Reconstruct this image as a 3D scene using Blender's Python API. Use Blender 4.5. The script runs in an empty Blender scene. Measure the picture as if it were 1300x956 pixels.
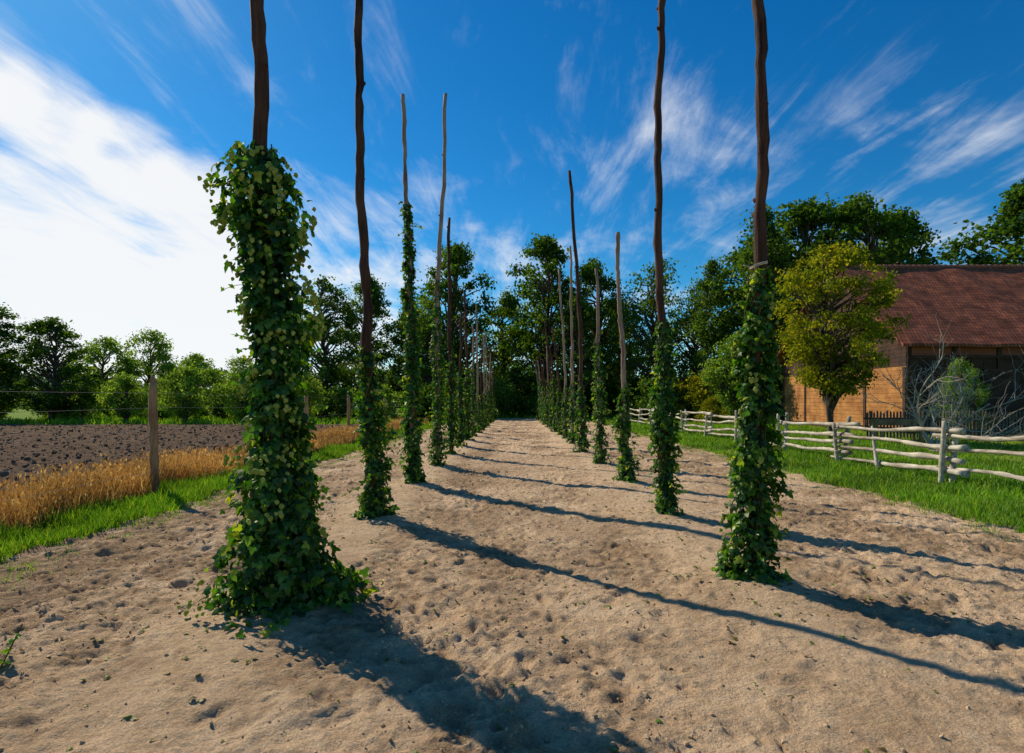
import bpy, math, numpy as np
from mathutils import Vector
rng = np.random.default_rng(7)
scene = bpy.context.scene
scene.view_settings.view_transform = 'Standard'
scene.view_settings.look = 'None'
scene.view_settings.exposure = 0
COL = scene.collection

# ------------------------------------------------------------ noise helpers
def vnoise(x, y, seed=0):
    xi = np.floor(x).astype(np.int64); yi = np.floor(y).astype(np.int64)
    fx = x-xi; fy = y-yi
    def h(a, b):
        n = (a*374761393 + b*668265263 + seed*1442695041) & 0x7fffffff
        n = ((n ^ (n >> 13))*1274126177) & 0x7fffffff
        n = (n ^ (n >> 16)) & 0xffffff
        return n/float(0xffffff)
    u = fx*fx*(3-2*fx); v = fy*fy*(3-2*fy)
    a = h(xi, yi); b = h(xi+1, yi); c = h(xi, yi+1); d = h(xi+1, yi+1)
    return (a*(1-u)+b*u)*(1-v)+(c*(1-u)+d*u)*v - 0.5
def fbm(x, y, seed=0, o=4):
    s = 0; a = 1
    for i in range(o):
        s = s+a*vnoise(x+i*17.3, y-i*9.1, seed+i); x = x*2.03; y = y*2.03; a *= .5
    return s
def sstep(a, b, x):
    t = np.clip((x-a)/(b-a), 0, 1); return t*t*(3-2*t)
def norm(v): return v/(np.linalg.norm(v, axis=-1, keepdims=True)+1e-9)

# ------------------------------------------------------------ mesh helper
class Geo:
    def __init__(s): s.V=[]; s.A=[]; s.F=[]; s.n=0
    def add(s, V, F, mat=0, attr=None, smooth=False):
        V = np.asarray(V, float)
        if attr is None: attr = np.full(len(V), .5)
        s.V.append(V); s.A.append(attr)
        for f in (F if isinstance(F, list) else [F]):
            s.F.append((np.asarray(f)+s.n, mat, smooth))
        s.n += len(V)
    def mesh(s, name, mats):
        V = np.concatenate(s.V); A = np.concatenate(s.A)
        me = bpy.data.meshes.new(name)
        me.vertices.add(len(V)); me.vertices.foreach_set("co", V.ravel())
        L = np.concatenate([f.ravel() for f, _, _ in s.F])
        T = np.concatenate([np.full(len(f), f.shape[1]) for f, _, _ in s.F])
        M = np.concatenate([np.full(len(f), m) for f, m, _ in s.F])
        S = np.concatenate([np.full(len(f), sm, dtype=bool) for f, _, sm in s.F])
        me.loops.add(len(L)); me.loops.foreach_set("vertex_index", L.astype(np.int32))
        me.polygons.add(len(T))
        st = np.concatenate([[0], np.cumsum(T)[:-1]])
        me.polygons.foreach_set("loop_start", st.astype(np.int32))
        me.polygons.foreach_set("material_index", M.astype(np.int32))
        me.polygons.foreach_set("use_smooth", S)
        at = me.attributes.new("lv", 'FLOAT', 'POINT'); at.data.foreach_set("value", A.astype(np.float32))
        for m in mats: me.materials.append(m)
        me.update(calc_edges=True); me.validate()
        return me
    def obj(s, name, mats, parent=None):
        return place(name, s.mesh(name, mats), parent=parent)
def place(name, me, loc=(0,0,0), rot=0, sc=(1,1,1), parent=None):
    o = bpy.data.objects.new(name, me); COL.objects.link(o)
    o.location = loc; o.rotation_euler = (0,0,rot); o.scale = sc
    if parent: o.parent = parent
    return o
def empty(name):
    o = bpy.data.objects.new(name, None); COL.objects.link(o); return o

def tube(g, pts, rad, n=8, mat=0, rough=0.0, r=rng, cap=True, attr=None):
    pts = np.asarray(pts, float); m = len(pts); rad = np.asarray(rad, float)*np.ones(m)
    t = norm(np.gradient(pts, axis=0))
    ref = np.array([0.31,0.95,0.05]) if abs(t[:,2]).mean() > .5 else np.array([0,0.05,1.])
    a = norm(np.cross(t, ref)); b = np.cross(t, a)
    th = np.linspace(0, 2*np.pi, n, endpoint=False)
    rr = rad[:,None]*(1+rough*r.uniform(-1,1,(m,n)))
    V = pts[:,None,:]+rr[:,:,None]*(np.cos(th)[None,:,None]*a[:,None,:]+np.sin(th)[None,:,None]*b[:,None,:])
    V = V.reshape(-1,3)
    i = np.arange(m-1)[:,None]*n; j = np.arange(n)[None,:]; k = (j+1)%n
    Q = np.stack([i+j, i+k, i+n+k, i+n+j], -1).reshape(-1,4)
    F = [Q]
    if cap: F += [np.arange(n)[None,::-1], (np.arange(n)+(m-1)*n)[None,:]]
    g.add(V, F, mat, None if attr is None else np.full(len(V), attr), smooth=True)

def batch(g, T, TF, pos, d, nrm, sc, mat=0, attr=None):
    """instances of template T; local y->d (tip), z->normal"""
    d = norm(d); x = norm(np.cross(d, nrm)); z = np.cross(x, d)
    sc = np.asarray(sc)
    if sc.ndim == 1: sc = np.repeat(sc[:,None], 3, 1)
    k = len(T); N = len(pos)
    L = T[None]*sc[:,None,:]
    V = pos[:,None,:]+L[:,:,0:1]*x[:,None,:]+L[:,:,1:2]*d[:,None,:]+L[:,:,2:3]*z[:,None,:]
    F = (TF[None]+(np.arange(N)*k)[:,None,None]).reshape(-1, TF.shape[1])
    if attr is None: attr = rng.random(N)
    g.add(V.reshape(-1,3), F, mat, np.repeat(attr, k))

HL = np.array([(0,0,0),(.34,-.10,-.06),(.58,.30,-.12),(.27,.38,-.02),(.24,.62,-.04),(0,1.0,-.16),
               (-.24,.62,-.04),(-.27,.38,-.02),(-.58,.30,-.12),(-.34,-.10,-.06),(0,.38,.06)], float)
HF = np.array([(10,i,(i+1)%10) for i in range(10)])
SL = np.array([(0,0,0),(.36,.45,-.06),(0,1,-.08),(-.36,.45,-.06),(0,.5,.06)], float)
SF = np.array([(4,0,1),(4,1,2),(4,2,3),(4,3,0)])
DL = np.array([(0,-.5,0),(.42,0,.10),(0,.55,0),(-.42,.05,.10)], float)
DF = np.array([(0,1,2,3)])
BL = np.array([(-.5,0,0),(.5,0,0),(.34,.55,.05),(-.34,.55,.05),(0,1,.25)], float)
BF3 = np.array([(0,1,2),(0,2,3),(3,2,4)])
_c=[]
for zz, rr in [(0,.0),(.12,.3),(.4,.42),(.7,.3),(1,.02)]:
    for q in range(6):
        w = rr*(1+.18*(-1)**q); a = q*math.pi/3+zz*1.3
        _c.append((w*math.cos(a), zz, w*math.sin(a)))
CN = np.array(_c); CF = np.array([(i*6+q, i*6+(q+1)%6, (i+1)*6+(q+1)%6, (i+1)*6+q) for i in range(4) for q in range(6)])

# ------------------------------------------------------------ materials
def mat_new(name):
    m = bpy.data.materials.new(name); m.use_nodes = True
    nt = m.node_tree; nt.nodes.clear()
    return m, nt, nt.nodes, nt.links
def N(nodes, t, **k):
    n = nodes.new(t)
    for a, b in k.items(): setattr(n, a, b)
    return n
def ramp(nodes, stops):
    r = nodes.new('ShaderNodeValToRGB'); e = r.color_ramp.elements
    while len(e) < len(stops): e.new(.5)
    for el, (p, c) in zip(e, stops): el.position = p; el.color = (*c, 1)
    return r
def leaf_mat(name, stops, trans, tf=.4, gloss=.06, rough=.45, nscale=.0):
    m, nt, nd, lk = mat_new(name)
    at = N(nd, 'ShaderNodeAttribute', attribute_name='lv')
    cr = ramp(nd, stops); lk.new(at.outputs['Fac'], cr.inputs[0])
    col = cr.outputs[0]
    if nscale:
        tc = N(nd,'ShaderNodeTexCoord'); no = N(nd,'ShaderNodeTexNoise'); no.inputs['Scale'].default_value = nscale; no.inputs['Detail'].default_value = 1
        lk.new(tc.outputs['Object'], no.inputs[0])
        mr = N(nd,'ShaderNodeMapRange'); mr.inputs[1].default_value=.3; mr.inputs[2].default_value=.7; mr.inputs[3].default_value=.65; mr.inputs[4].default_value=1.35
        lk.new(no.outputs[0], mr.inputs[0])
        mx = N(nd,'ShaderNodeVectorMath', operation='SCALE'); lk.new(col, mx.inputs[0]); lk.new(mr.outputs[0], mx.inputs['Scale']); col = mx.outputs[0]
    df = N(nd,'ShaderNodeBsdfDiffuse'); lk.new(col, df.inputs[0])
    tr = N(nd,'ShaderNodeBsdfTranslucent')
    mt = N(nd,'ShaderNodeVectorMath', operation='MULTIPLY'); mt.inputs[1].default_value = trans
    lk.new(col, mt.inputs[0]); lk.new(mt.outputs[0], tr.inputs[0])
    m1 = N(nd,'ShaderNodeMixShader'); m1.inputs[0].default_value = tf
    lk.new(df.outputs[0], m1.inputs[1]); lk.new(tr.outputs[0], m1.inputs[2])
    res = m1
    if gloss > 0:
        gl = N(nd,'ShaderNodeBsdfGlossy'); gl.inputs['Roughness'].default_value = rough; gl.inputs[0].default_value=(.85,.85,.7,1)
        m2 = N(nd,'ShaderNodeMixShader'); m2.inputs[0].default_value = gloss
        lk.new(m1.outputs[0], m2.inputs[1]); lk.new(gl.outputs[0], m2.inputs[2]); res = m2
    out = N(nd,'ShaderNodeOutputMaterial'); lk.new(res.outputs[0], out.inputs[0])
    return m
def wood_mat(name, c1, c2, scale=(30,30,2.5), bump=.5, rough=.85):
    m, nt, nd, lk = mat_new(name)
    tc = N(nd,'ShaderNodeTexCoord'); mp = N(nd,'ShaderNodeMapping'); mp.inputs['Scale'].default_value = scale
    lk.new(tc.outputs['Object'], mp.inputs[0])
    no = N(nd,'ShaderNodeTexNoise'); no.inputs['Scale'].default_value=1; no.inputs['Detail'].default_value=5; no.inputs['Roughness'].default_value=.65
    lk.new(mp.outputs[0], no.inputs[0])
    n2 = N(nd,'ShaderNodeTexNoise'); n2.inputs['Scale'].default_value=1.7; lk.new(tc.outputs['Object'], n2.inputs[0])
    ad = N(nd,'ShaderNodeMath', operation='MULTIPLY_ADD'); ad.inputs[1].default_value=.5; lk.new(n2.outputs[0], ad.inputs[0]); 
    hf = N(nd,'ShaderNodeMath', operation='MULTIPLY'); hf.inputs[1].default_value=.5; lk.new(no.outputs[0], hf.inputs[0]); lk.new(hf.outputs[0], ad.inputs[2])
    cr = ramp(nd, [(.36,c1),(.62,c2)]); lk.new(ad.outputs[0], cr.inputs[0])
    b = N(nd,'ShaderNodeBsdfPrincipled'); b.inputs['Roughness'].default_value = rough
    b.inputs['Specular IOR Level'].default_value=.2
    lk.new(cr.outputs[0], b.inputs['Base Color'])
    bp = N(nd,'ShaderNodeBump'); bp.inputs['Strength'].default_value=bump; bp.inputs['Distance'].default_value=.02
    lk.new(no.outputs[0], bp.inputs['Height']); lk.new(bp.outputs[0], b.inputs['Normal'])
    out = N(nd,'ShaderNodeOutputMaterial'); lk.new(b.outputs[0], out.inputs[0])
    return m

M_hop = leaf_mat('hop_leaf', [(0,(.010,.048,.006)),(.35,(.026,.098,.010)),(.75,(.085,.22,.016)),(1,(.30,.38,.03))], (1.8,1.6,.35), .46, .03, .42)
M_cone = leaf_mat('hop_cone', [(0,(.26,.34,.05)),(1,(.45,.50,.12))], (1.2,1.2,.6), .35, .02)
M_vine = wood_mat('vine_stem', (.05,.07,.02), (.12,.10,.04))
M_oak = leaf_mat('oak_foliage', [(0,(.026,.060,.012)),(.6,(.068,.135,.022)),(1,(.15,.21,.03))], (1.7,1.6,.4), .45, .0, .5, .35)
M_alder = leaf_mat('alder_foliage', [(0,(.04,.085,.018)),(.6,(.09,.17,.028)),(1,(.18,.25,.035))], (1.6,1.5,.5), .47, .0, .5, .35)
M_yel = leaf_mat('linden_foliage', [(0,(.12,.16,.012)),(.6,(.24,.27,.02)),(1,(.44,.38,.035))], (1.5,1.3,.4), .48, .0, .5, .5)
M_wil = leaf_mat('willow_foliage', [(0,(.11,.20,.03)),(.6,(.20,.32,.05)),(1,(.30,.40,.07))], (1.5,1.4,.6), .5, .0, .5, .5)
M_dist = leaf_mat('distant_foliage', [(0,(.05,.10,.06)),(.6,(.09,.16,.08)),(1,(.13,.21,.1))], (1.2,1.2,.8), .35, .0, .5)
M_grass = leaf_mat('grass_blade', [(0,(.06,.16,.010)),(.6,(.12,.27,.016)),(1,(.30,.38,.04))], (1.4,1.4,.4), .45, .02, .5, .6)
M_straw = leaf_mat('dry_straw', [(0,(.30,.13,.035)),(.6,(.56,.33,.095)),(1,(.72,.49,.19))], (1.1,1.0,.7), .35, .02, .5, .7)
M_fallen = leaf_mat('fallen_leaf', [(0,(.1,.06,.025)),(.5,(.16,.16,.03)),(1,(.12,.24,.03))], (1,1,.5), .25, .03)
M_bark = wood_mat('bark', (.045,.032,.022), (.13,.10,.075), (12,12,2))
M_pole_d = wood_mat('pole_wood_dark', (.022,.010,.007), (.12,.055,.032), (38,38,2.2), 1.)
M_pole_l = wood_mat('pole_wood_light', (.17,.10,.065), (.44,.31,.22), (38,38,2.2), .8)
M_rail = wood_mat('weathered_rail', (.20,.155,.11), (.62,.54,.41), (14,3.5,14), .9)
M_fpost = wood_mat('orange_post', (.18,.085,.035), (.48,.28,.14), (30,30,3), .6)
M_bare = wood_mat('bare_twig', (.22,.18,.14), (.48,.42,.34), (20,20,5), .3)

def simple(name, c, rough=.6, metal=0):
    m, nt, nd, lk = mat_new(name); b = N(nd,'ShaderNodeBsdfPrincipled')
    no = N(nd,'ShaderNodeTexNoise'); no.inputs['Scale'].default_value=9
    cr = ramp(nd, [(.3,tuple(v*.8 for v in c)),(.7,tuple(v*1.15 for v in c))]); lk.new(no.outputs[0], cr.inputs[0]); lk.new(cr.outputs[0], b.inputs['Base Color'])
    b.inputs['Roughness'].default_value=rough; b.inputs['Metallic'].default_value=metal
    out = N(nd,'ShaderNodeOutputMaterial'); lk.new(b.outputs[0], out.inputs[0]); return m

def ground_material():
    m, nt, nd, lk = mat_new('sandy_soil_and_grass')
    tc = N(nd,'ShaderNodeTexCoord'); z = N(nd,'ShaderNodeAttribute', attribute_name='zone')
    sp = N(nd,'ShaderNodeSeparateColor'); lk.new(z.outputs['Color'], sp.inputs[0])
    lv = N(nd,'ShaderNodeAttribute', attribute_name='lv')
    def noise(s, d=6, r=.6):
        n = N(nd,'ShaderNodeTexNoise'); n.inputs['Scale'].default_value=s; n.inputs['Detail'].default_value=d; n.inputs['Roughness'].default_value=r
        lk.new(tc.outputs['Object'], n.inputs[0]); return n.outputs[0]
    def mix(f, a, b):
        x = N(nd,'ShaderNodeMix', data_type='RGBA'); lk.new(f, x.inputs[0]); lk.new(a, x.inputs[6]); lk.new(b, x.inputs[7]); return x.outputs[2]
    n1 = noise(1.3,4); n2 = noise(9,7,.7); n3 = noise(70,3,.7)
    s = ramp(nd, [(.3,(.45,.285,.155)),(.5,(.68,.465,.275)),(.72,(.82,.60,.385))])
    a = N(nd,'ShaderNodeMath', operation='ADD'); lk.new(n1,a.inputs[0]); lk.new(n2,a.inputs[1])
    h = N(nd,'ShaderNodeMath', operation='MULTIPLY'); h.inputs[1].default_value=.5; lk.new(a.outputs[0],h.inputs[0]); lk.new(h.outputs[0], s.inputs[0])
    dk = ramp(nd, [(.32,(.17,.10,.055)),(.68,(.50,.325,.18))]); lk.new(n2, dk.inputs[0])
    col = mix(lv.outputs['Fac'], s.outputs[0], dk.outputs[0])
    g = ramp(nd, [(.3,(.07,.14,.015)),(.55,(.17,.25,.025)),(.75,(.36,.38,.045))])
    n4 = noise(.6,6,.7); lk.new(n4, g.inputs[0])
    col = mix(sp.outputs[0], col, g.outputs[0])
    y = ramp(nd, [(.3,(.20,.105,.04)),(.7,(.42,.25,.10))]); lk.new(n2, y.inputs[0])
    col = mix(sp.outputs[1], col, y.outputs[0])
    f = ramp(nd, [(.3,(.075,.042,.022)),(.5,(.145,.088,.050)),(.72,(.24,.155,.095))]); lk.new(h.outputs[0], f.inputs[0])
    col = mix(sp.outputs[2], col, f.outputs[0])
    b = N(nd,'ShaderNodeBsdfPrincipled'); b.inputs['Roughness'].default_value=.95; b.inputs['Specular IOR Level'].default_value=.05
    gr = N(nd,'ShaderNodeMapRange'); gr.inputs[1].default_value=.3; gr.inputs[2].default_value=.7; gr.inputs[3].default_value=.75; gr.inputs[4].default_value=1.18
    lk.new(n3, gr.inputs[0]); sc = N(nd,'ShaderNodeVectorMath', operation='SCALE'); lk.new(col, sc.inputs[0]); lk.new(gr.outputs[0], sc.inputs['Scale'])
    lk.new(sc.outputs[0], b.inputs['Base Color'])
    b1 = N(nd,'ShaderNodeBump'); b1.inputs['Strength'].default_value=.8; b1.inputs['Distance'].default_value=.014; lk.new(n3, b1.inputs['Height'])
    n5 = noise(20,6,.72)
    b2 = N(nd,'ShaderNodeBump'); b2.inputs['Strength'].default_value=1; b2.inputs['Distance'].default_value=.05; lk.new(n5, b2.inputs['Height']); lk.new(b1.outputs[0], b2.inputs['Normal'])
    lk.new(b2.outputs[0], b.inputs['Normal'])
    out = N(nd,'ShaderNodeOutputMaterial'); lk.new(b.outputs[0], out.inputs[0]); return m
M_ground = ground_material()

# ------------------------------------------------------------ plant rows (world metres)
ROW = [
 (-1.85,4.53,[(-1.85,0),(-1.95,2),(-2.04,3.6),(-2.03,4.17),(-2.06,4.8),(-2.1,6),(-2.12,7.8)],.068,
   [(0,.57),(.2,.48),(.5,.42),(.9,.34),(1.3,.27),(1.8,.20),(2.2,.25),(2.6,.22),(2.95,.31),(3.4,.29),(3.62,.14)],1),
 (2.05,4.9,[(2.05,0),(2.07,1.5),(2.09,2.62),(2.10,3.03),(2.125,4.25),(2.10,4.59),(2.09,5.06),(2.07,6),(2.1,7.6)],.062,
   [(0,.26),(.3,.20),(.7,.20),(1.1,.22),(1.6,.16),(1.9,.19),(2.2,.16),(2.45,.11),(2.72,.06)],1),
 (-1.89,7.6,[(-1.89,0),(-1.96,2.1),(-2.0,3.4),(-2.1,5.4),(-2.09,7),(-2.1,8.4)],.072,
   [(0,.29),(.3,.26),(1.1,.24),(1.8,.16),(2.1,.11),(2.3,.05)],1),
 (2.05,7.86,[(2.05,0),(2.03,2.25),(1.98,3.23),(1.95,4.97),(1.99,6.28),(2.0,7.15),(2.03,8.6)],.062,
   [(0,.22),(.3,.19),(1.,.18),(1.7,.17),(2.3,.12),(2.7,.06)],1),
 (-1.93,10.7,[(-1.93,0),(-2.01,4.7),(-2.15,7.55)],.055,
   [(0,.31),(.3,.26),(1,.24),(2,.23),(3,.19),(4,.12),(4.8,.12),(5.4,.05)],0),
 (2.13,11.0,[(2.13,0),(2.1,2.06),(1.95,5.03)],.058,
   [(0,.30),(.2,.24),(.8,.17),(1.4,.15),(1.9,.05)],0),
 (-1.88,13.6,[(-1.88,0),(-1.88,4.6),(-1.73,6.9),(-1.69,9.1)],.065,
   [(0,.30),(.3,.25),(1,.24),(2,.22),(3,.17),(4,.11),(4.5,.05)],0),
 (2.11,14.1,[(2.11,0),(2.05,3),(2.01,5.06)],.055,
   [(0,.26),(.3,.2),(1,.2),(2,.18),(2.7,.12),(3.1,.05)],0),
 (-1.87,16.5,[(-1.87,0),(-1.92,4),(-1.96,7.1)],.065,
   [(0,.28),(.3,.24),(1,.22),(2,.17),(2.8,.10),(3.1,.05)],1),
 (2.02,17.2,[(2.02,0),(1.95,4.2),(1.8,6.2),(1.62,8.74)],.07,
   [(0,.3),(.3,.23),(1,.2),(1.8,.15),(2.4,.05)],1),
]
hts_l = [4.8,6.1,5.2,6.6,5,5.8,6.4,5.2,6,5.5,6.2]; hts_r = [7.3,7.2,5.2,4.6,6.4,5.2,4.6,5.8,5,5.4,5.2]
for i in range(11):
    y = 19.5+i*3.0; h = hts_l[i]; t = rng.uniform(1.9,3.2)
    ROW.append((-1.9+rng.uniform(-.06,.06), y, [(-1.9,0),(-1.92,h*.5),(-1.9+rng.uniform(-.25,.12),h)], .06,
        [(0,.3),(.3,.25),(t*.5,.21),(t*.85,.13),(t,.05)], int(rng.random()<.3)))
    y = 20.3+i*3.0; h = hts_r[i]; t = rng.uniform(1.9,3.4)
    ROW.append((2.05+rng.uniform(-.06,.06), y, [(2.05,0),(2.0,h*.5),(1.95-rng.uniform(0,.4),h)], .06,
        [(0,.3),(.3,.25),(t*.5,.21),(t*.85,.13),(t,.05)], int(rng.random()<.3)))

# ------------------------------------------------------------ ground sheet
def axis_y():
    a = list(np.linspace(-40,1.2,24)); y = 1.5
    while y < 1200:
        a.append(y)
        y += .018 if y < 4 else (.0045*y if y < 62 else .06*(y-62)+.35)
    return np.array(a)
def axis_x():
    c = np.arange(-7.5,7.5001,.024); o=[]; x=7.5; s=.03
    while x < 1000: s*=1.022; x+=s; o.append(x)
    o = np.array(o); return np.concatenate([-o[::-1], c, o])
GX, GY = axis_x(), axis_y()
X, Y = np.meshgrid(GX, GY)
far = 1-sstep(55,90,np.hypot(X,Y))
lane = 1-np.exp(-((np.abs(X-.05)-2.0)/.5)**2)
patch = sstep(-.3,.25,fbm(X*.7,Y*.35,5,3)+.12)
edge = fbm(X*0+3,Y*.8,11,4)*.35+fbm(X*3,Y*3,12,3)*.25
g_r = sstep(6.1,6.55,X+edge) ; g_l = sstep(5.05,5.35,-X+edge)
gold = sstep(6.15,6.6,-X+edge*1.2)*(1-sstep(7.7,8.3,-X+edge))
field = sstep(7.7,8.3,-X+edge)*(1-sstep(38.5,41,Y+edge*3))
endg = sstep(54,57,Y+edge*4)
grass = np.clip(g_r+g_l+endg,0,1)
sand = 1-grass
rough = sand*lane*(.35+.65*patch)
wx = X+.14*fbm(X*3,Y*3,40,3); wy = Y+.14*fbm(X*3,Y*3,41,3)
H = .03*fbm(X*.5,Y*.5,1,2)*far
lumps = fbm(wx*3.4,wy*2.8,2,4)
H += rough*(.066*lumps+.050*(.25-np.abs(fbm(wx*6.5,wy*6.5,3,4)))+.030*fbm(X*20,Y*20,4,3))
H += sand*(1-rough)*(.014*fbm(X*5,Y*5,6,3)+.009*fbm(X*22,Y*22,7,2))
H += field*(.10*np.sin((Y+.25*X+fbm(X*.5,Y*.5,8,2)*.5)*2*np.pi/.95)*.5+.08*fbm(wx*2.6,wy*2.6,9,4))
H += grass*(1-field)*.03*fbm(X*2,Y*2,10,3)*far
H += .05*sand*np.exp(-((np.abs(X-.05)-1.95)/.6)**2)*sstep(2,4,Y)
for r in ROW:
    if r[1] < 24: H += .05*np.exp(-((X-r[0])**2+(Y-r[1])**2)/.55**2)
for i in range(4200):
    px = rng.choice([rng.uniform(-5,6.3), rng.normal(.1,.8), rng.normal(-3.6,.6), rng.normal(4.2,.9)])
    py = 2.0+28*rng.random()**1.6
    if abs(abs(px-.05)-2)<.35 and rng.random()<.6: continue
    a = rng.normal(0,.6); L = rng.uniform(.06,.15); W = L*rng.uniform(.38,.8); dp = rng.uniform(.006,.020)
    x0,x1 = np.searchsorted(GX,[px-.3,px+.3]); y0,y1 = np.searchsorted(GY,[py-.3,py+.3])
    if x1<=x0 or y1<=y0: continue
    dx = wx[y0:y1,x0:x1]-px; dy = wy[y0:y1,x0:x1]-py
    u = (dx*math.cos(a)+dy*math.sin(a))/W; v = (-dx*math.sin(a)+dy*math.cos(a))/L
    q = np.sqrt(u*u+v*v)
    H[y0:y1,x0:x1] += sand[y0:y1,x0:x1]*dp*(-(1-sstep(.3,1.0,q))+.5*np.exp(-((q-1.15)/.25)**2))
def hAt(x, y):
    ix = np.clip(np.searchsorted(GX,x),0,len(GX)-1); iy = np.clip(np.searchsorted(GY,y),0,len(GY)-1)
    return H[iy,ix]
nx, ny = len(GX), len(GY)
idx = np.arange(nx*ny).reshape(ny,nx)
Q = np.stack([idx[:-1,:-1],idx[:-1,1:],idx[1:,1:],idx[1:,:-1]],-1).reshape(-1,4)
g = Geo()
dark = np.clip(rough*1.2*sstep(-.25,.3,fbm(X*1.1,Y*.9,21,4)+.6*fbm(wx*6,wy*6,22,3)),0,1)*.75
g.add(np.stack([X,Y,H],-1).reshape(-1,3), Q, 0, dark.ravel(), smooth=True)
me = g.mesh('ground',[M_ground])
ca = me.color_attributes.new('zone','FLOAT_COLOR','POINT')
ca.data.foreach_set('color', np.stack([np.clip(grass-field,0,1),gold,field,np.ones_like(gold)],-1).astype(np.float32).ravel())
place('ground', me)

t = (1+5**.5)/2
ICV = norm(np.array([(-1,t,0),(1,t,0),(-1,-t,0),(1,-t,0),(0,-1,t),(0,1,t),(0,-1,-t),(0,1,-t),(t,0,-1),(t,0,1),(-t,0,-1),(-t,0,1)],float))
ICF = np.array([(0,11,5),(0,5,1),(0,1,7),(0,7,10),(0,10,11),(1,5,9),(5,11,4),(11,10,2),(10,7,6),(7,1,8),(3,9,4),(3,4,2),(3,2,6),(3,6,8),(3,8,9),(4,9,5),(2,4,11),(6,2,10),(8,6,7),(9,8,1)])
def clods(n, xf, yf, smin, smax, name, mat):
    g = Geo(); x = xf(n); y = yf(n)
    s = smin+(smax-smin)*rng.random(n)**4
    sc = s[:,None]*rng.uniform(.6,1.3,(n,3))
    p = np.stack([x,y,hAt(x,y)+s*.1],-1)
    d = rng.normal(size=(n,3)); nn = rng.normal(size=(n,3))
    T = ICV*rng.uniform(.7,1.25,(12,1))
    batch(g, T, ICF, p, d, nn, sc, 0)
    g.obj(name,[mat])
M_clod = wood_mat('soil_clod', (.30,.19,.105), (.62,.43,.26), (20,20,20), .5)
M_clodf = wood_mat('field_clod', (.085,.05,.028), (.23,.145,.09), (9,9,9), .5)
def lanes(n):
    k = rng.integers(0,3,n); return np.choose(k,[rng.normal(.05,.75,n), rng.normal(-3.6,.7,n), rng.normal(4.3,1,n)])
clods(16000, lanes, lambda n: 2.2+18*rng.random(n)**1.7, .003, .016, 'soil_clods', M_clod)
clods(16000, lambda n: -8-28*rng.random(n)**1.3, lambda n: 8+31*rng.random(n), .02, .07, 'ploughed_field_clods', M_clodf)

g = Geo(); n = 1700
base = np.array([(r[0],r[1]) for r in ROW[:10]])
k = rng.integers(0,10,n); p = base[k]+rng.normal(size=(n,2))*np.array([.75,.8])
m2 = rng.random(n)<.35; p[m2] = np.stack([rng.uniform(-4.5,5.5,n), 2.3+12*rng.random(n)**1.3],-1)[m2]
P3 = np.stack([p[:,0],p[:,1],hAt(p[:,0],p[:,1])+.010],-1)
ang = rng.uniform(0,6.28,n)
batch(g, HL, HF, P3, np.stack([np.cos(ang),np.sin(ang),rng.normal(0,.2,n)],-1), np.stack([rng.normal(0,.3,n),rng.normal(0,.3,n),np.ones(n)],-1), rng.uniform(.018,.045,n))
g.obj('fallen_leaves',[M_fallen])

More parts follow.
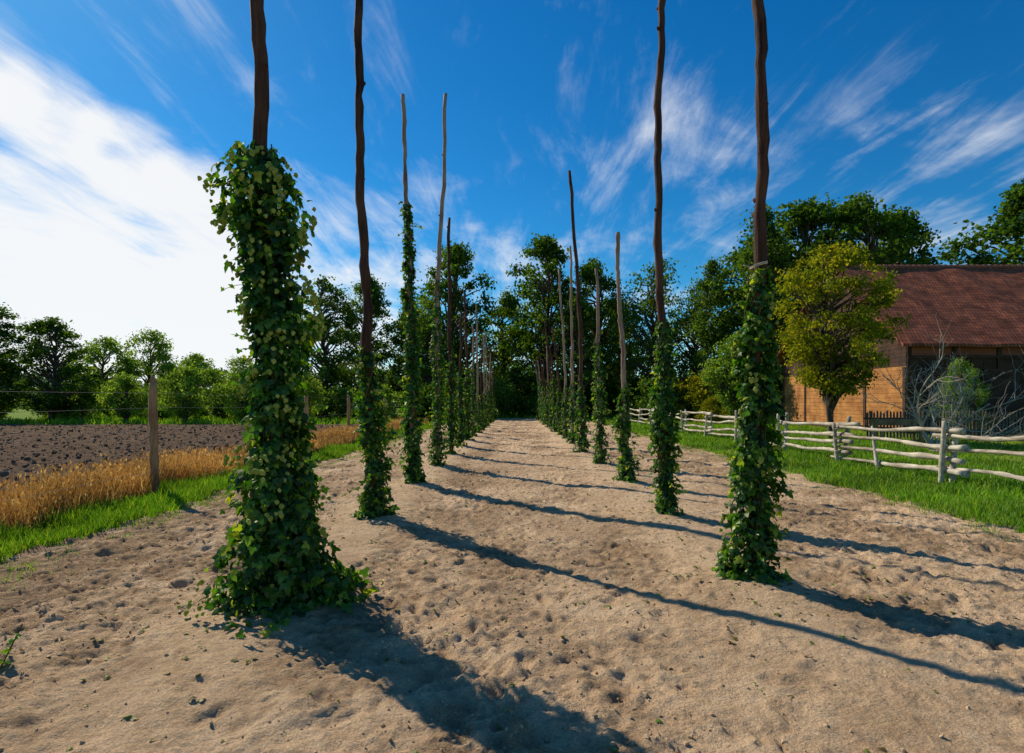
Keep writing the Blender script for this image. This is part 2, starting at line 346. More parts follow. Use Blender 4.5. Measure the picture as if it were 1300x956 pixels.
# ------------------------------------------------------------ hop poles & plants
def resample(pl, n):
    pl = np.array(pl,float); z = np.linspace(0, pl[-1,1], n)
    x = np.interp(z, pl[:,1], pl[:,0])
    kk = np.array([.25,.5,.25])
    for _ in range(2): x[1:-1] = np.convolve(x,kk,'valid')
    return x, z
def hop(row, i):
    bx, by, pl, pr, prof, dk = row
    r = np.random.default_rng(100+i)
    x, z = resample(pl, 60 if by < 12 else 26)
    m = len(z); ph = r.uniform(0,6.28,4)
    yy = by+.03*np.sin(z*1.1+ph[0])+.015*np.sin(z*3.3+ph[1])-.03*math.sin(ph[0])
    x = x+.012*np.sin(z*2.7+ph[2])+.009*np.sin(z*6.1+ph[3])+.005*r.normal(size=m)
    rad = pr*(1-.35*z/z[-1])*(1+.12*r.normal(size=m)*(r.random(m)<.4))
    g = Geo(); tube(g, np.stack([x,yy,z-.15],-1), rad, 12, 0, .06, r)
    for k in range(int(z[-1]*1.3)):
        q = r.integers(3,m-1); a = r.uniform(0,6.28); d = np.array([math.cos(a),math.sin(a),.5])
        p0 = np.array([x[q],yy[q],z[q]-.15])
        tube(g, [p0, p0+d*pr*.75, p0+d*pr*r.uniform(.9,1.15)], [pr*.5,pr*.36,pr*.2], 6, 0, .1, r)
    g.obj('hop_pole',[M_pole_d if dk else M_pole_l])
    prof = np.array(prof); top = prof[-1,0]
    prof = prof.copy(); prof[:,1] = np.maximum(prof[:,1]*(.88 if i==0 else .8)-.015, .05)
    area = float(np.sum(.5*(prof[1:,1]+prof[:-1,1])*np.diff(prof[:,0])))*2*np.pi
    if by < 6: ls, dens = .058, 1200
    elif by < 9: ls, dens = .058, 1000
    elif by < 15: ls, dens = .062, 700
    else: ls, dens = .085, 390
    n = int(area*dens)
    zt = np.linspace(0,top,400); w = np.interp(zt,prof[:,0],prof[:,1]); cw = np.cumsum(w); cw/=cw[-1]
    lz = np.interp(r.random(n),cw,zt)
    ncl = n//11; cz = np.interp(r.random(ncl),cw,zt); ct = r.uniform(0,6.28,ncl); k = r.integers(0,ncl,n); use = r.random(n)<.8
    th = np.where(use, ct[k]+r.normal(0,.26,n), r.uniform(0,6.28,n)); lz = np.where(use, np.clip(cz[k]+r.normal(0,.05,n),0,top), lz)
    R = np.interp(lz,prof[:,0],prof[:,1])
    crf = r.uniform(.6,1.25,ncl)[k]
    def lumpf(th, lz): return 1+1.1*fbm(np.cos(th)*1.2+5, lz*2.4+np.sin(th)*1.2, 50+i, 3)+.14*np.sin(th+ph[0]+lz*1.3)
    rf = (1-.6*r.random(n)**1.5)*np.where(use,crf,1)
    rr = np.maximum(R*lumpf(th,lz)*rf, .055)
    cx = np.interp(lz,z-.15,x)+(.12*np.exp(-lz/.4) if i==0 else 0); cy = np.interp(lz,z-.15,yy)
    er = np.stack([np.cos(th),np.sin(th),0*th],-1)
    pos = np.stack([cx,cy,lz],-1)+er*rr[:,None]
    pos[:,2] = np.maximum(pos[:,2], .03+hAt(pos[:,0],pos[:,1]))
    nrm = er*.8+np.array([0,0,.55])+r.normal(size=(n,3))*.5
    d = np.array([0,0,-.9])+er*.5+r.normal(size=(n,3))*.5
    sz = ls*r.uniform(.5,1.75,n)
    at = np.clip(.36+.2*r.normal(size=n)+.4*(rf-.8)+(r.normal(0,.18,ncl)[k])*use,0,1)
    at[r.random(n)<.03] = 1.0
    g = Geo(); T, TF = (HL,HF) if by < 12 else (SL,SF)
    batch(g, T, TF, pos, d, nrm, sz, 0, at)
    ns = 54 if by<9 else (30 if by < 18 else 8)
    for k in range(ns):
        q = r.random()**1.1*top; a = r.uniform(0,6.28); R0 = np.interp(q,prof[:,0],prof[:,1])
        p = np.array([np.interp(q,z,x)+math.cos(a)*R0*.8, np.interp(q,z,yy)+math.sin(a)*R0*.8, q+.06])
        dirn = np.array([math.cos(a),math.sin(a),r.uniform(-.1,1.0)]); dirn/=np.linalg.norm(dirn); Ls = r.uniform(.08,.23)
        tt = np.linspace(0,1,6)[:,None]; pts = p+dirn*tt*Ls+np.array([0,0,-1])*tt**2*Ls*.5
        pts[:,2] = np.maximum(pts[:,2],.07)
        tube(g, pts, .0022, 4, 2, 0, r, cap=False)
        m3 = 9; ti = r.random(m3); pp = p+dirn*ti[:,None]*Ls+np.array([0,0,-1])*(ti[:,None]**2)*Ls*.5; pp[:,2]=np.maximum(pp[:,2],.06)
        batch(g, T, TF, pp, r.normal(size=(m3,3))+dirn*.6+np.array([0,0,-.5]), r.normal(size=(m3,3))*.5+np.array([0,0,.8]), ls*r.uniform(.35,.95,m3), 0, np.clip(.7+.2*r.normal(size=m3),0,1))
    for k in range(4):
        zz = np.linspace(0,top*r.uniform(.9,1.06),60); a = zz*r.uniform(2,3.5)+k*1.6
        rr = pr*1.25+.012
        tube(g, np.stack([np.interp(zz,z-.15,x)+rr*np.cos(a),np.interp(zz,z-.15,yy)+rr*np.sin(a),zz],-1), .006, 5, 2, 0, r, cap=False)
    nc = {0:800,1:150,2:100}.get(i, 40 if by<15 else 0)
    if nc:
        kk = nc//8+1; clu = r.integers(0,kk,nc)
        zc = top*r.beta(2.4,1.3,kk); ac = r.uniform(0,6.28,kk)
        cz = zc[clu]+r.normal(0,.06,nc); ta = ac[clu]+r.normal(0,.18,nc)
        cz = np.clip(cz,.1,top-.03)
        R = np.interp(cz,prof[:,0],prof[:,1])*np.maximum(lumpf(ta,cz),.6)*1.16+.02
        pos = np.stack([np.interp(cz,z,x)+np.cos(ta)*R,np.interp(cz,z,yy)+np.sin(ta)*R,cz],-1)
        batch(g, CN, CF, pos, np.array([0,0,-1])+.2*r.normal(size=(nc,3)), np.stack([np.cos(ta),np.sin(ta),0*ta],-1), r.uniform(.030,.050,nc), 1)
    g.obj('hop_plant',[M_hop,M_cone,M_vine])
for i,row in enumerate(ROW): hop(row,i)

g = Geo(); a = np.linspace(0,4*np.pi,40)
tube(g, np.stack([2.09+.068*np.cos(a),4.9+.068*np.sin(a),2.76+.012*a/6.28+.02*np.cos(a)],-1), .006, 6)
tube(g, [(2.05,4.83,2.77),(1.98,4.82,2.74),(1.93,4.83,2.76)], .005, 5)
g.obj('twine',[simple('twine_hemp',(.5,.42,.3),.9)])

def seedling(loc, h, n, name='hop_seedling'):
    g = Geo(); r = rng
    for k in range(4):
        a = r.uniform(0,6.28); tt = np.linspace(0,1,7)[:,None]
        tip = np.array([math.cos(a)*h*.35,math.sin(a)*h*.35,h*r.uniform(.7,1)]); pts = tip*tt
        tube(g, pts, .004, 5, 1)
        ti = r.random(n)[:,None]; p = tip*ti
        dd = r.normal(size=(n,3))*np.array([1,1,.3])
        batch(g, HL, HF, p, dd, np.array([0,0,1])+.4*r.normal(size=(n,3)), r.uniform(.03,.07,n), 0, r.uniform(.5,1,n))
    o = g.obj(name,[M_hop,M_vine]); o.location = loc
seedling((-3.07,3.38,.0), .3, 9)

# ------------------------------------------------------------ grass
def blades(g, x, y, hh, ww, lean=.35, mat=0, attr=None):
    n = len(x); p = np.stack([x,y,hAt(x,y)-.005],-1)
    d = np.stack([rng.normal(0,lean,n),rng.normal(0,lean,n),np.ones(n)],-1)
    a = rng.uniform(0,6.28,n); nn = np.stack([np.cos(a),np.sin(a),.1+0*a],-1)
    batch(g, BL, BF3, p, d, nn, np.stack([ww,hh,hh],-1), mat, attr)
def edgeof(y,k): return .35*fbm(np.full_like(y,3.),y*.8,11,4)
g = Geo()
n = 80000; y = 4.5+46*rng.random(n)**1.8; x = 6.1+rng.random(n)**1.1*(3.2+.25*y)-edgeof(y,0)
tall = .5+1.3*np.clip(vnoise(x*1.5,y*1.5,77)+.5,0,1)
blades(g, x, y, rng.uniform(.05,.13,n)*tall*(1+.01*y), .006+.0012*y*rng.uniform(.6,1.2,n))
n = 12000; y = 4.5+30*rng.random(n); x = 6.2-np.abs(rng.normal(0,.35,n))-edgeof(y,0); k = vnoise(x*3,y*3,78)>.0; x=x[k]; y=y[k]
blades(g, x, y, rng.uniform(.03,.09,len(x)), np.full(len(x),.008))
n = 9000; y = 3.5+30*rng.random(n); x = -5.0+np.abs(rng.normal(0,.25,n))+edgeof(y,0); k = vnoise(x*3,y*3,79)>.0; x=x[k]; y=y[k]
blades(g, x, y, rng.uniform(.03,.09,len(x)), np.full(len(x),.008))
n = 55000; y = 3.0+45*rng.random(n)**1.7; x = -5.05-rng.random(n)*1.25+edgeof(y,0)
tall = .5+1.3*np.clip(vnoise(x*2,y*2,79)+.5,0,1)
blades(g, x, y, rng.uniform(.06,.18,n)*tall, .006+.0011*y*rng.uniform(.6,1.2,n))
n = 50000; x = rng.uniform(8.5,32,n); y = rng.uniform(9,45,n)
blades(g, x, y, rng.uniform(.05,.14,n), .012+.001*y, attr=np.clip(rng.normal(.85,.2,n),0,1))
n = 20000; x = rng.uniform(-40,20,n); y = rng.uniform(39,60,n); k = (y>54)|(x<-8); x=x[k];y=y[k]
blades(g, x, y, rng.uniform(.15,.5,len(x)), np.full(len(x),.08))
g.obj('grass',[M_grass])
g = Geo()
n = 44000; y = 3.5+36*rng.random(n)**1.5; x = -6.0-np.abs(rng.normal(0,.8,n))-.2*rng.random(n)+edgeof(y,0)
pk = vnoise(x*1.6,y*.9,83)>-.28; x=x[pk]; y=y[pk]; n=len(x)
row = np.round(x/.16)*.16+rng.normal(0,.025,n); k = rng.random(n)<.7; x = np.where(k,row,x)
hh = rng.uniform(.18,.50,n)*(.5+1.0*np.clip(vnoise(x*1.2,y*1.2,81)+.5,0,1))
blades(g, x, y, hh, .005+.0009*y, .22)
m_ = rng.random(n)<.3; xe,ye,he = x[m_],y[m_],hh[m_]
p = np.stack([xe+rng.normal(0,.03,len(xe)),ye+rng.normal(0,.03,len(xe)),hAt(xe,ye)+he*.92],-1)
batch(g, SL, SF, p, np.array([0,0,1])+.5*rng.normal(size=(len(xe),3)), rng.normal(size=(len(xe),3)), np.stack([.03+.001*ye,.07+0*ye,.03+0*ye],-1), 0)
g.obj('dry_grass',[M_straw])

# ------------------------------------------------------------ rail fence (right)
def rail(g, p0, p1, r0, r1, mat=0, wob=.03, n=18):
    t = np.linspace(0,1,n)[:,None]; p0=np.array(p0,float); p1=np.array(p1,float)
    pts = p0*(1-t)+p1*t; ph = rng.uniform(0,6.28,6)
    pts[:,2] += wob*(np.sin(t[:,0]*5+ph[0])+.5*np.sin(t[:,0]*12+ph[1]))
    pts[:,0] += wob*.7*(np.sin(t[:,0]*4+ph[2])+.4*np.sin(t[:,0]*14+ph[3]))
    tube(g, pts, np.linspace(r0,r1,n)*(1+.12*rng.normal(size=n)), 9, mat, .08)
fence = empty('rail_fence')
gp = Geo(); gr = Geo()
fx = 8.6
ys = [4.6,8.1,11.4,15.0,18.4,22,25.5,29,32.5,36,39.5,43,46.5]
for i,y in enumerate(ys):
    for s in (-1,1):
        px = fx+s*.10+rng.normal(0,.015); h = rng.uniform(1.05,1.28)
        rail(gp,(px,y+rng.normal(0,.08),-.2),(px+rng.normal(0,.04),y+rng.normal(0,.08),h),.055,.045,0,.008,10)
    for z in (.30,.62,.88):
        rail(gp,(fx-.17,y,z),(fx+.17,y+.02,z+.01),.018,.018,0,.002,5)
for lev,z in enumerate((.22,.44,.70,.97)):
    for i in range(len(ys)-1):
        if lev==1 and i%3==1: continue
        a = z+rng.normal(0,.06); b = z+rng.normal(0,.06)
        ex = rng.uniform(.2,.9)
        off = (.018 if i%2 else -.018)
        rail(gr,(fx+off,ys[i]-ex,a+.035*(i%2)),(fx+off,ys[i+1]+ex*.8,b+.035*(i%2)),rng.uniform(.045,.065),rng.uniform(.028,.045),0,.028,26)
rail(gr,(fx-.15,13.3,.05),(fx+.1,13.9,1.0),.04,.03,0,.01,10)
o = gp.obj('posts',[M_rail],fence); o = gr.obj('rails',[M_rail],fence)

wf = empty('wire_fence'); gp = Geo(); gw = Geo()
wy = [2.8,9.6,17,23,30,37]; wh=[1.9,2.0,1.9,1.85,1.8,1.8]; wx_ = [-6.2,-6.1,-6.25,-6.75,-6.9,-7.]
for a,b,h in zip(wx_,wy,wh):
    rail(gp,(a,b,-.2),(a-.03,b+.02,h-.05),.072,.064,0,.010,14)
    rail(gp,(a-.03,b+.02,h-.06),(a-.06,b+.02,h+.05),.058,.012,0,.0,3)
for z in (.45,.8,1.15,1.5,1.75):
    for i in range(5):
        t = np.linspace(0,1,14)[:,None]; p = np.array([wx_[i]+.06,wy[i],z])*(1-t)+np.array([wx_[i+1]+.06,wy[i+1],z])*t
        p[:,2] -= .03*np.sin(np.pi*t[:,0]); tube(gw,p,.0022,4)
gp.obj('posts',[M_fpost],wf); gw.obj('wires',[simple('galvanised_wire',(.16,.15,.14),.7,0)],wf)

# ------------------------------------------------------------ trees
def make_tree(name, seed, h, cr, cb, shape, nclump, nleaf, lsz, clr, fmat, trunk_r=.28, squash=.75, droop=0.):
    r = np.random.default_rng(seed); g = Geo()
    ph = r.uniform(0,6.28,4); tz = np.linspace(0,h*.88,16)
    tx = .02*h*np.sin(tz/h*5+ph[0]); ty = .02*h*np.sin(tz/h*4+ph[1]); tx-=tx[0]; ty-=ty[0]
    tube(g, np.stack([tx,ty,tz-.2],-1), trunk_r*(1-.88*(tz/tz[-1])**.8)*(1+.5*np.exp(-tz/.5)), 9, 0, .06, r)
    C=[]; tries=0
    while len(C) < nclump and tries < 20000:
        tries += 1
        v = r.random(); z = cb+(h-cb)*v
        if shape=='round': pr = np.sqrt(max(0,1-(2*v-1)**2))
        elif shape=='egg': pr = (np.sin(np.pi*min(1,v**.72)))**.7 if v<1 else 0
        elif shape=='cone': pr = (1-v)**.75
        else: pr = (1-v**3)**.5*(.75+.25*v)
        a = r.uniform(0,6.28)
        lob = 1+.22*math.sin(2*a+ph[2]+v*4)+.16*math.sin(5*a+ph[3]+v*7)
        q = math.sqrt(r.uniform(.08,1)); R = cr*pr*lob*q
        C.append((R*math.cos(a),R*math.sin(a),z-clr*.5,q))
    C = np.array(C); P=[];D=[];NN=[];A=[];S=[]
    for c in C:
        zt = max(cb*.55, c[2]-abs(math.hypot(c[0],c[1]))*r.uniform(.5,1.0)); zt=min(zt,tz[-1]*.97)
        p0 = np.array([np.interp(zt,tz,tx),np.interp(zt,tz,ty),zt-.2]); p1 = c[:3]
        t = np.linspace(0,1,6)[:,None]; pts = p0*(1-t)+p1*t; pts[1:-1]+=r.normal(0,.02*h,(4,3))*.6; pts[:,2]+= .06*h*np.sin(np.pi*t[:,0])*.6
        L = np.linalg.norm(p1-p0); tube(g, pts, np.linspace(min(.035*L,trunk_r*.4)+.01,.012,6), 5, 0, 0, r, cap=False)
        cs = clr*r.uniform(.5,1.35); n = int(nleaf*r.uniform(.6,1.4)*(cs/clr)**1.6)
        u = norm(r.normal(size=(n,3))); rad = cs*r.random(n)**.55
        wob = 1+.45*np.sin(u[:,0]*5+c[0])*np.sin(u[:,1]*5+c[1])
        off = u*(rad*wob)[:,None]*np.array([1.15,1.15,squash]); off[:,2]-=droop*rad*r.random(n)
        P.append(c[:3]+off); NN.append(u+np.array([0,0,.5])+.7*r.normal(size=(n,3))); D.append(r.normal(size=(n,3))+np.array([0,0,-.3-droop*2]))
        A.append(np.clip(.45+.2*r.normal(size=n)+r.normal()*.17,0,1)); S.append(lsz*r.uniform(.6,1.4,n))
    batch(g, DL, DF, np.concatenate(P), np.concatenate(D), np.concatenate(NN), np.concatenate(S), 1, np.concatenate(A))
    return g.mesh(name,[M_bark,fmat])
T_oak = [make_tree('oak_tree',s,18,5.8,2.2,'egg',160,110,.29,1.0,M_oak,.36) for s in (1,2)]
T_ald = [make_tree('alder_tree',s,18,4.6,2.2,'egg',130,95,.28,.95,M_alder,.3) for s in (3,4)]
T_low = make_tree('maple_tree',5,9,3.4,.8,'round',90,120,.21,.85,M_wil,.22)
T_wispy = make_tree('willow_tree',6,17,5.5,2.,'dome',100,65,.26,1.15,M_alder,.3,.9,.5)
T_spr = make_tree('birch_tree',8,17,3.6,2.,'cone',120,90,.23,.85,M_alder,.25,.9,.4)
T_yel = make_tree('linden_tree',9,8,2.45,2.1,'round',170,115,.12,.42,M_yel,.12)
T_pol = make_tree('pollard_willow',10,4,1.75,.9,'round',60,110,.14,.5,M_wil,.2)
T_sh = [make_tree('shrub',s,3.6,2.0,.1,'dome',60,110,.17,.55,M_alder,.06) for s in (11,12)]
T_shb = make_tree('willow_shrub',14,3.4,2.0,.1,'dome',60,100,.16,.55,M_wil,.06)
T_shy = make_tree('yellow_shrub',13,3.2,1.8,.1,'dome',50,100,.15,.5,M_yel,.06)
def tree(me, x, y, h, base, w=1., rot=None, name=None):
    s = h/base
    place(name or me.name.split('.')[0], me, (x,y,0), rng.uniform(0,6.28) if rot is None else rot, (s*w,s*w,s))
for k,(x,y,h,v,w) in enumerate([(-6.5,61,18.8,0,.85),(-1,68,15.0,1,.85),(3.2,61,19.6,0,.85),(8.3,62,17.5,1,.85),(-11.5,62,12.5,1,1.0),(12,68,14,0,.9)]):
    tree(T_oak[v],x,y,h,18,w)
for x,y,h,v,w in [(-19.5,58,14.5,0,1.1),(-15.5,60,15,1,.9),(-23.5,60,11,1,.95),(-8.5,57,12,0,.9),(6,56,12,1,1),(24,57,19,0,1.1)]:
    tree(T_ald[v],x,y,h,18,w)
tree(T_wispy,14,56,15.8,17,1.); tree(T_wispy,18.5,58,14,17,1.)
tree(T_spr,20.5,47,18.2,17,1.0); tree(T_spr,17.2,50,14.5,17,1.0)
for x,y,h,v,w in [(25.5,50,19.5,0,1.),(30.5,51,20.5,1,1.),(36,54,20,0,1.0),(47,52,22.5,1,1.1),(54,50,24,0,1.1),(42,60,16,0,.9)]:
    tree(T_oak[v],x,y,h,18,w)
for x,y,h,v,w in [(-42,45,9.6,0,1.3),(-37.6,46,8.6,1,1.2),(-47,44,10.5,1,1.2),(-54,46,10,0,1.3)]:
    tree(T_oak[v],x,y,h,18,w)
tree(T_low,-43,60,8.6,9,1.05); tree(T_low,-36,64,7.2,9,1.); tree(T_low,-39.3,61,9.6,9,.75); tree(T_low,-32,66,7,9,1.1); tree(T_low,-28,62,5.4,9,1.1)
for x,y,h in [(-29.5,43,3.7),(-25,43,4.3),(-20.6,43,4.0),(-17.0,44,4.2)]:
    tree(T_pol,x,y,h,4,1.)
for i in range(20):
    tree((T_sh[0],T_shb)[i%2], -46+i*2.1+rng.normal(0,.5), 46+rng.uniform(0,6), rng.uniform(1.6,3.2), 3.6, 1.1)
for i in range(14):
    tree((T_sh[0],T_shb)[int(i%3==0)], -9+i*2.4+rng.normal(0,.4), 57.5+rng.uniform(-1,2), rng.uniform(2.8,5.5), 3.6, 1.)
for x,y,h in [(11.5,47,3.6),(17.5,44,4),(20,46,4.6),(23,48,4.2),(22,48,2.6)]:
    tree(T_sh[int(x)%2],x,y,h,3.6,1.1)
for x,y,h in [(15.3,46,4.2),(13.4,48,3.2),(13.8,40,2.0)]: tree(T_shy,x,y,h,3.2,1.)
for x,y,h in [(24,24.9,1.3),(21,25.6,1.1),(27,25.5,1.6)]: tree(T_sh[0],x,y,h,3.6,1.)
tree(T_low,17.0,43,7.0,9,.8); tree(T_low,19.6,25.2,3.6,9,.6)
tree(T_yel,13.35,24,8.2,8,1.)
g = Geo(); P=[];A=[]
for k in range(520):
    a = rng.uniform(-150,180); y = rng.uniform(125,170); hh = 6+5*(vnoise(np.array([a*.05]),np.array([3.]),5)[0]+.5)
    c = np.array([a,y,rng.uniform(.5,hh)]); n=90; u=norm(rng.normal(size=(n,3)))
    P.append(c+u*rng.random((n,1))**.4*np.array([4,3,2.6])); A.append(np.clip(.4+.25*rng.normal(size=n)+rng.normal()*.15,0,1))
P=np.concatenate(P); n=len(P)
batch(g, DL, DF, P, rng.normal(size=(n,3)), rng.normal(size=(n,3))+np.array([0,0,.5]), rng.uniform(.6,1.3,n), 0, np.concatenate(A))
g.obj('distant_trees',[M_dist])

def bare(name, loc, h, seed):
    r = np.random.default_rng(seed); g = Geo()
    def br(p, d, L, rad, lvl):
        n=6; pts=[p]
        for i in range(n-1):
            d = d+r.normal(0,.14,3)+np.array([0,0,.03]); d/=np.linalg.norm(d); pts.append(pts[-1]+d*L/(n-1))
        tube(g, pts, np.linspace(rad,rad*.5,n), 5, 0, .05, r, cap=False)
        if lvl==0: return
        for k in range(r.integers(3,6)):
            q = r.integers(2,n); a = r.normal(0,1,3); nd = d+a*.62; nd/=np.linalg.norm(nd)
            br(pts[q], nd, L*r.uniform(.5,.8), rad*.5, lvl-1)
    for k in range(7):
        a = r.uniform(0,6.28); d = np.array([math.cos(a)*.75,math.sin(a)*.75,.9]); d/=np.linalg.norm(d)
        br(np.array([math.cos(a)*.15,math.sin(a)*.15,-.05]), d, h*.46, .045, 3)
    o = g.obj(name,[M_bare]); o.location = loc
bare('bare_shrub',(14.9,20.2,0),4.6,3)

# ------------------------------------------------------------ barn
def tile_mat():
    m, nt, nd, lk = mat_new('clay_roof_tiles')
    uv = N(nd,'ShaderNodeUVMap'); br = N(nd,'ShaderNodeTexBrick')
    br.inputs['Scale'].default_value=1; br.inputs['Brick Width'].default_value=.18; br.inputs['Row Height'].default_value=.30
    br.inputs['Mortar Size'].default_value=.014; br.inputs['Color1'].default_value=(.38,.11,.05,1); br.inputs['Color2'].default_value=(.20,.065,.038,1); br.inputs['Mortar'].default_value=(.06,.02,.015,1)
    lk.new(uv.outputs[0], br.inputs[0])
    no = N(nd,'ShaderNodeTexNoise'); no.inputs['Scale'].default_value=1.2; no.inputs['Detail'].default_value=8; lk.new(uv.outputs[0],no.inputs[0])
    mr = N(nd,'ShaderNodeMapRange'); mr.inputs[1].default_value=.3; mr.inputs[2].default_value=.7; mr.inputs[3].default_value=.5; mr.inputs[4].default_value=1.4; lk.new(no.outputs[0],mr.inputs[0])
    sc = N(nd,'ShaderNodeVectorMath',operation='SCALE'); lk.new(br.outputs[0],sc.inputs[0]); lk.new(mr.outputs[0],sc.inputs['Scale'])
    b = N(nd,'ShaderNodeBsdfPrincipled'); b.inputs['Roughness'].default_value=.9; b.inputs['Specular IOR Level'].default_value=.15; lk.new(sc.outputs[0],b.inputs['Base Color'])
    bp = N(nd,'ShaderNodeBump'); bp.inputs['Strength'].default_value=.6; bp.inputs['Distance'].default_value=.03; bp.invert=True; lk.new(br.outputs['Fac'],bp.inputs['Height']); lk.new(bp.outputs[0],b.inputs['Normal'])
    out = N(nd,'ShaderNodeOutputMaterial'); lk.new(b.outputs[0], out.inputs[0]); return m
M_tile = tile_mat()
M_plank = wood_mat('barn_planks', (.26,.095,.025), (.58,.26,.08), (2,2,25), .5)
M_beam = wood_mat('barn_beam', (.035,.018,.012), (.10,.05,.03), (10,10,3), .5)
M_brick = simple('red_brick_infill',(.30,.085,.05),.9)
barn = empty('barn')
def box(g, a, b, mat=0):
    a=np.array(a,float); b=np.array(b,float)
    V=[(x,y,z) for x in (a[0],b[0]) for y in (a[1],b[1]) for z in (a[2],b[2])]
    F=np.array([(0,1,3,2),(4,6,7,5),(0,4,5,1),(2,3,7,6),(0,2,6,4),(1,5,7,3)]); g.add(np.array(V),F,mat)
BX0,BX1,BY0,BY1,EZ,RZ = 19.1,37,27.8,40.6,4.7,9.6; RY=(BY0+BY1)/2
g=Geo()
V=np.array([(BX0+.05,BY0+.05,0),(BX0+.05,BY1-.05,0),(BX0+.05,BY1-.05,EZ),(BX0+.05,RY,RZ-.1),(BX0+.05,BY0+.05,EZ)])
W=V.copy(); W[:,0]=BX1
g.add(np.concatenate([V,W]),[np.array([[4,3,2,1,0]]),np.array([[5,6,7,8,9]]),np.array([(0,1,6,5),(1,2,7,6),(4,0,5,9)])],0)
g.obj('wall_core',[M_beam],barn)
g=Geo()
z=.3
while z<RZ-.4:
    hz=rng.uniform(.19,.24); zz=z+hz*.5
    if zz<EZ: y0,y1=BY0,BY1
    else:
        f=(z+hz-EZ)/(RZ-EZ); y0=BY0+(RY-BY0)*f; y1=BY1-(BY1-RY)*f
    if y1-y0>.2: box(g,(BX0-.02-rng.uniform(0,.012),y0,z),(BX0+.045,y1,z+hz-.012),0 if z<3.3 else 1)
    z+=hz
for yy_ in (BY0+.02,BY0+3.2,BY0+6.4,BY0+9.6,BY1-.22): box(g,(BX0-.07,yy_,0),(BX0-.036,yy_+.2,3.3),1)
g.obj('gable_planks',[M_plank,M_beam],barn)
g=Geo()
x=BX0
while x<BX1-.2:
    w=rng.uniform(.18,.24); box(g,(x,BY0-rng.uniform(0,.014),.3),(x+w-.012,BY0+.045,EZ-.9),0); x+=w
for xx in np.arange(BX0,BX1,2.2):
    box(g,(xx,BY0-.06,0),(xx+.2,BY0-.016,EZ-.9),1)
    box(g,(xx+.21,BY0-.01,EZ-.88),(xx+2.18,BY0+.045,EZ-.12),2)
    box(g,(xx,BY0-.06,EZ-.838),(xx+.2,BY0-.016,EZ-.1),1)
box(g,(BX0,BY0-.10,EZ-.99),(BX1,BY0-.062,EZ-.84),1)
box(g,(22.8,BY0-.09,0.05),(25.6,BY0-.062,3.2),1)
g.obj('front_wall',[M_beam,M_beam,M_brick],barn)
def roofslab(name, y0, z0, y1, z1):
    x0,x1=BX0-.55,BX1+.5; th=.14
    me=bpy.data.meshes.new(name)
    nxs=40; V=[];F=[]
    for k in range(nxs+1):
        xx=x0+(x1-x0)*k/nxs; sag=.05*math.sin(k*.5)+.03*math.sin(k*1.3)
        V+= [(xx,y0,z0+sag*.4),(xx,y1,z1+sag)]; V+=[(xx,y0,z0-th+sag*.4),(xx,y1,z1-th+sag)]
    for k in range(nxs):
        a=k*4; b=a+4
        F+=[(a,b,b+1,a+1),(a+2,a+3,b+3,b+2),(a,a+2,b+2,b)]
    F+=[(0,1,3,2),(nxs*4,nxs*4+2,nxs*4+3,nxs*4+1)]
    me.from_pydata(V,[],F); uvl=me.uv_layers.new(name='UVMap')
    for p in me.polygons:
        for li in p.loop_indices:
            v=me.vertices[me.loops[li].vertex_index].co; uvl.data[li].uv=(v.x, math.hypot(v.y-y0,v.z-z0))
    me.materials.append(M_tile); place(name,me,parent=barn)
sl=(RZ-EZ)/(RY-BY0); ov=.55
roofslab('roof_front',BY0-ov,EZ-ov*sl+.1,RY,RZ+.1)
roofslab('roof_back',BY1+ov,EZ-ov*sl+.1,RY+.002,RZ+.1)
g=Geo(); t=np.arange(BX0-.6,BX1+.4,.35)
for xx in t: tube(g,[(xx,RY,RZ+.10),(xx+.36,RY,RZ+.13)],[.13,.11],8,0)
g.obj('ridge_tiles',[simple('ridge_clay',(.3,.1,.06),.85)],barn)

pf=empty('picket_fence'); g=Geo()
for xx in np.arange(14.8,34,.14):
    h=1.15+rng.normal(0,.02); box(g,(xx,24.0,.08),(xx+.075,24.025,h)); 
    V=[(xx,24,h),(xx+.075,24,h),(xx+.0375,24.012,h+.07),(xx,24.025,h),(xx+.075,24.025,h)]
    g.add(np.array(V),[np.array([(0,1,2),(4,3,2),(3,0,2),(1,4,2)])],0)
for z in (.35,.85): box(g,(14.7,24.03,z),(34,24.08,z+.08))
for xx in np.arange(15,34,2.2): box(g,(xx,24.085,-.1),(xx+.1,24.18,1.2))
g.obj('pickets',[wood_mat('old_picket_wood',(.06,.045,.035),(.17,.13,.10))],pf)
g=Geo()
box(g,(14.3,22.4,.44),(16.2,22.85,.49)); box(g,(14.3,22.9,.65),(16.2,22.94,.9))
for xx in (14.45,15.95): box(g,(xx,22.45,0),(xx+.08,22.53,.437)); box(g,(xx,22.81,0),(xx+.08,22.89,.9))
g.obj('garden_bench',[M_fpost])

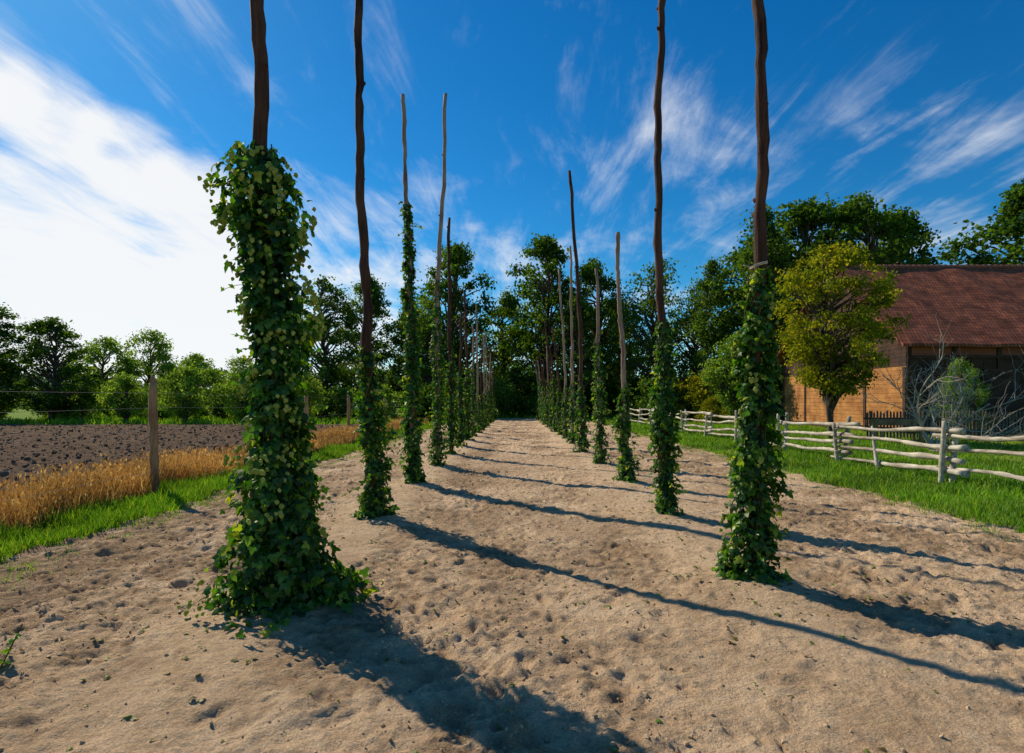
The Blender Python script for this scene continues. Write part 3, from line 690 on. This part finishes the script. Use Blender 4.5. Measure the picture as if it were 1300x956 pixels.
# ------------------------------------------------------------ sun + sky
AZ = math.radians(-47); EL = math.radians(39)
sd = Vector((math.sin(AZ)*math.cos(EL), math.cos(AZ)*math.cos(EL), math.sin(EL)))
sun = bpy.data.lights.new('sun','SUN'); sun.energy=5.0; sun.angle=math.radians(.5); sun.color=(1,.91,.75)
so = bpy.data.objects.new('sun',sun); COL.objects.link(so); so.rotation_euler = sd.to_track_quat('Z','Y').to_euler(); so.location=(-20,20,30)
w = bpy.data.worlds.new('World'); scene.world=w; w.use_nodes=True
nt=w.node_tree; nd=nt.nodes; lk=nt.links; nd.clear()
sky=N(nd,'ShaderNodeTexSky'); sky.sky_type='NISHITA'; sky.sun_disc=False; sky.sun_elevation=EL; sky.sun_rotation=AZ % (2*math.pi)
sky.air_density=1.0; sky.dust_density=.15; sky.ozone_density=3.0
tc=N(nd,'ShaderNodeTexCoord')
hs=N(nd,'ShaderNodeHueSaturation'); hs.inputs['Saturation'].default_value=1.4; hs.inputs['Value'].default_value=.92; lk.new(sky.outputs[0],hs.inputs['Color'])
tint=N(nd,'ShaderNodeVectorMath',operation='MULTIPLY'); tint.inputs[1].default_value=(.5,1.12,1.2); lk.new(hs.outputs[0],tint.inputs[0])
sx=N(nd,'ShaderNodeSeparateXYZ'); lk.new(tc.outputs['Generated'],sx.inputs[0])
def M(op,a,b=None,c=None,clamp=False):
    n=N(nd,'ShaderNodeMath',operation=op); n.use_clamp=clamp
    for i,v in enumerate((a,b,c)):
        if v is None: continue
        if isinstance(v,(int,float)): n.inputs[i].default_value=v
        else: lk.new(v,n.inputs[i])
    return n.outputs[0]
zc=M('ADD',M('MAXIMUM',sx.outputs[2],0.0),.10)
cv=N(nd,'ShaderNodeCombineXYZ'); lk.new(M('DIVIDE',sx.outputs[0],zc),cv.inputs[0]); lk.new(M('DIVIDE',sx.outputs[1],zc),cv.inputs[1])
def cn(rot,scale,nscale,detail,rough,dist,off=0):
    mp=N(nd,'ShaderNodeMapping'); mp.inputs['Rotation'].default_value=(0,0,math.radians(rot)); mp.inputs['Scale'].default_value=scale; mp.inputs['Location'].default_value=(off,off,0)
    lk.new(cv.outputs[0],mp.inputs[0]); n=N(nd,'ShaderNodeTexNoise'); n.inputs['Scale'].default_value=nscale; n.inputs['Detail'].default_value=detail; n.inputs['Roughness'].default_value=rough; n.inputs['Distortion'].default_value=dist
    lk.new(mp.outputs[0],n.inputs[0]); return n.outputs[0]
nA=cn(-55,(1.1,.9,1),1.7,8,.58,.6,4.6); nB=cn(-5,(3.2,.8,1),1.7,8,.66,.6,7.7); nC=cn(0,(1,1,1),.8,2,.5,0,1.3)
def blob(d,inner,outer,wt):
    d=Vector(d).normalized(); v=N(nd,'ShaderNodeVectorMath',operation='DOT_PRODUCT'); lk.new(tc.outputs['Generated'],v.inputs[0]); v.inputs[1].default_value=d
    mr=N(nd,'ShaderNodeMapRange'); mr.interpolation_type='SMOOTHERSTEP'; lk.new(v.outputs['Value'],mr.inputs[0])
    mr.inputs[1].default_value=math.cos(math.radians(outer)); mr.inputs[2].default_value=math.cos(math.radians(inner)); mr.inputs[3].default_value=0; mr.inputs[4].default_value=wt
    return mr.outputs[0]
bias=None
for b in [((-.80,1,.16),2,17,.24),((-.62,1,.14),2,13,.16),((-.38,1,.14),2,14,.20),((-.95,1,.58),.3,4.5,.20),((-.82,1,.51),.3,4.5,.20),((-.68,1,.43),.3,4.5,.20),((-.56,1,.365),.3,4.5,.18),((-.85,1,.30),1,8,.10),((.60,1,.34),2,15,.09),((.30,1,.47),1,6,.08),((-.1,1,.27),2,10,.08),((-.7,1,.62),1,16,.06)]:
    o=blob(*b); bias=o if bias is None else M('ADD',bias,o)
hz=N(nd,'ShaderNodeMapRange'); hz.interpolation_type='SMOOTHSTEP'; lk.new(sx.outputs[2],hz.inputs[0]); hz.inputs[1].default_value=.0; hz.inputs[2].default_value=.30; hz.inputs[3].default_value=.13; hz.inputs[4].default_value=0
bias=M('ADD',bias,hz.outputs[0])
s=M('ADD',M('ADD',M('MULTIPLY',nA,.55),M('MULTIPLY',nB,.55)),M('MULTIPLY',M('SUBTRACT',nC,.5),.25))
s=M('ADD',M('SUBTRACT',s,.05),bias)
mr=N(nd,'ShaderNodeMapRange'); mr.interpolation_type='SMOOTHSTEP'; lk.new(s,mr.inputs[0]); mr.inputs[1].default_value=.50; mr.inputs[2].default_value=.92; mr.inputs[3].default_value=0; mr.inputs[4].default_value=.96
mx=N(nd,'ShaderNodeMix',data_type='RGBA'); lk.new(mr.outputs[0],mx.inputs[0]); lk.new(tint.outputs[0],mx.inputs[6]); mx.inputs[7].default_value=(9.4,9.5,9.6,1)
bg=N(nd,'ShaderNodeBackground'); bg.inputs[1].default_value=.10; lk.new(mx.outputs[2],bg.inputs[0])
wo=N(nd,'ShaderNodeOutputWorld'); lk.new(bg.outputs[0],wo.inputs[0])

# ------------------------------------------------------------ camera
cam=bpy.data.cameras.new('camera'); cam.sensor_width=36; cam.lens=20.0; cam.clip_end=3000; cam.clip_start=.05
cam.shift_x=-5/1300; cam.shift_y=32/1300
co=bpy.data.objects.new('camera',cam); COL.objects.link(co); co.location=(0,0,1.6); co.rotation_euler=(math.radians(90),0,0)
scene.camera=co
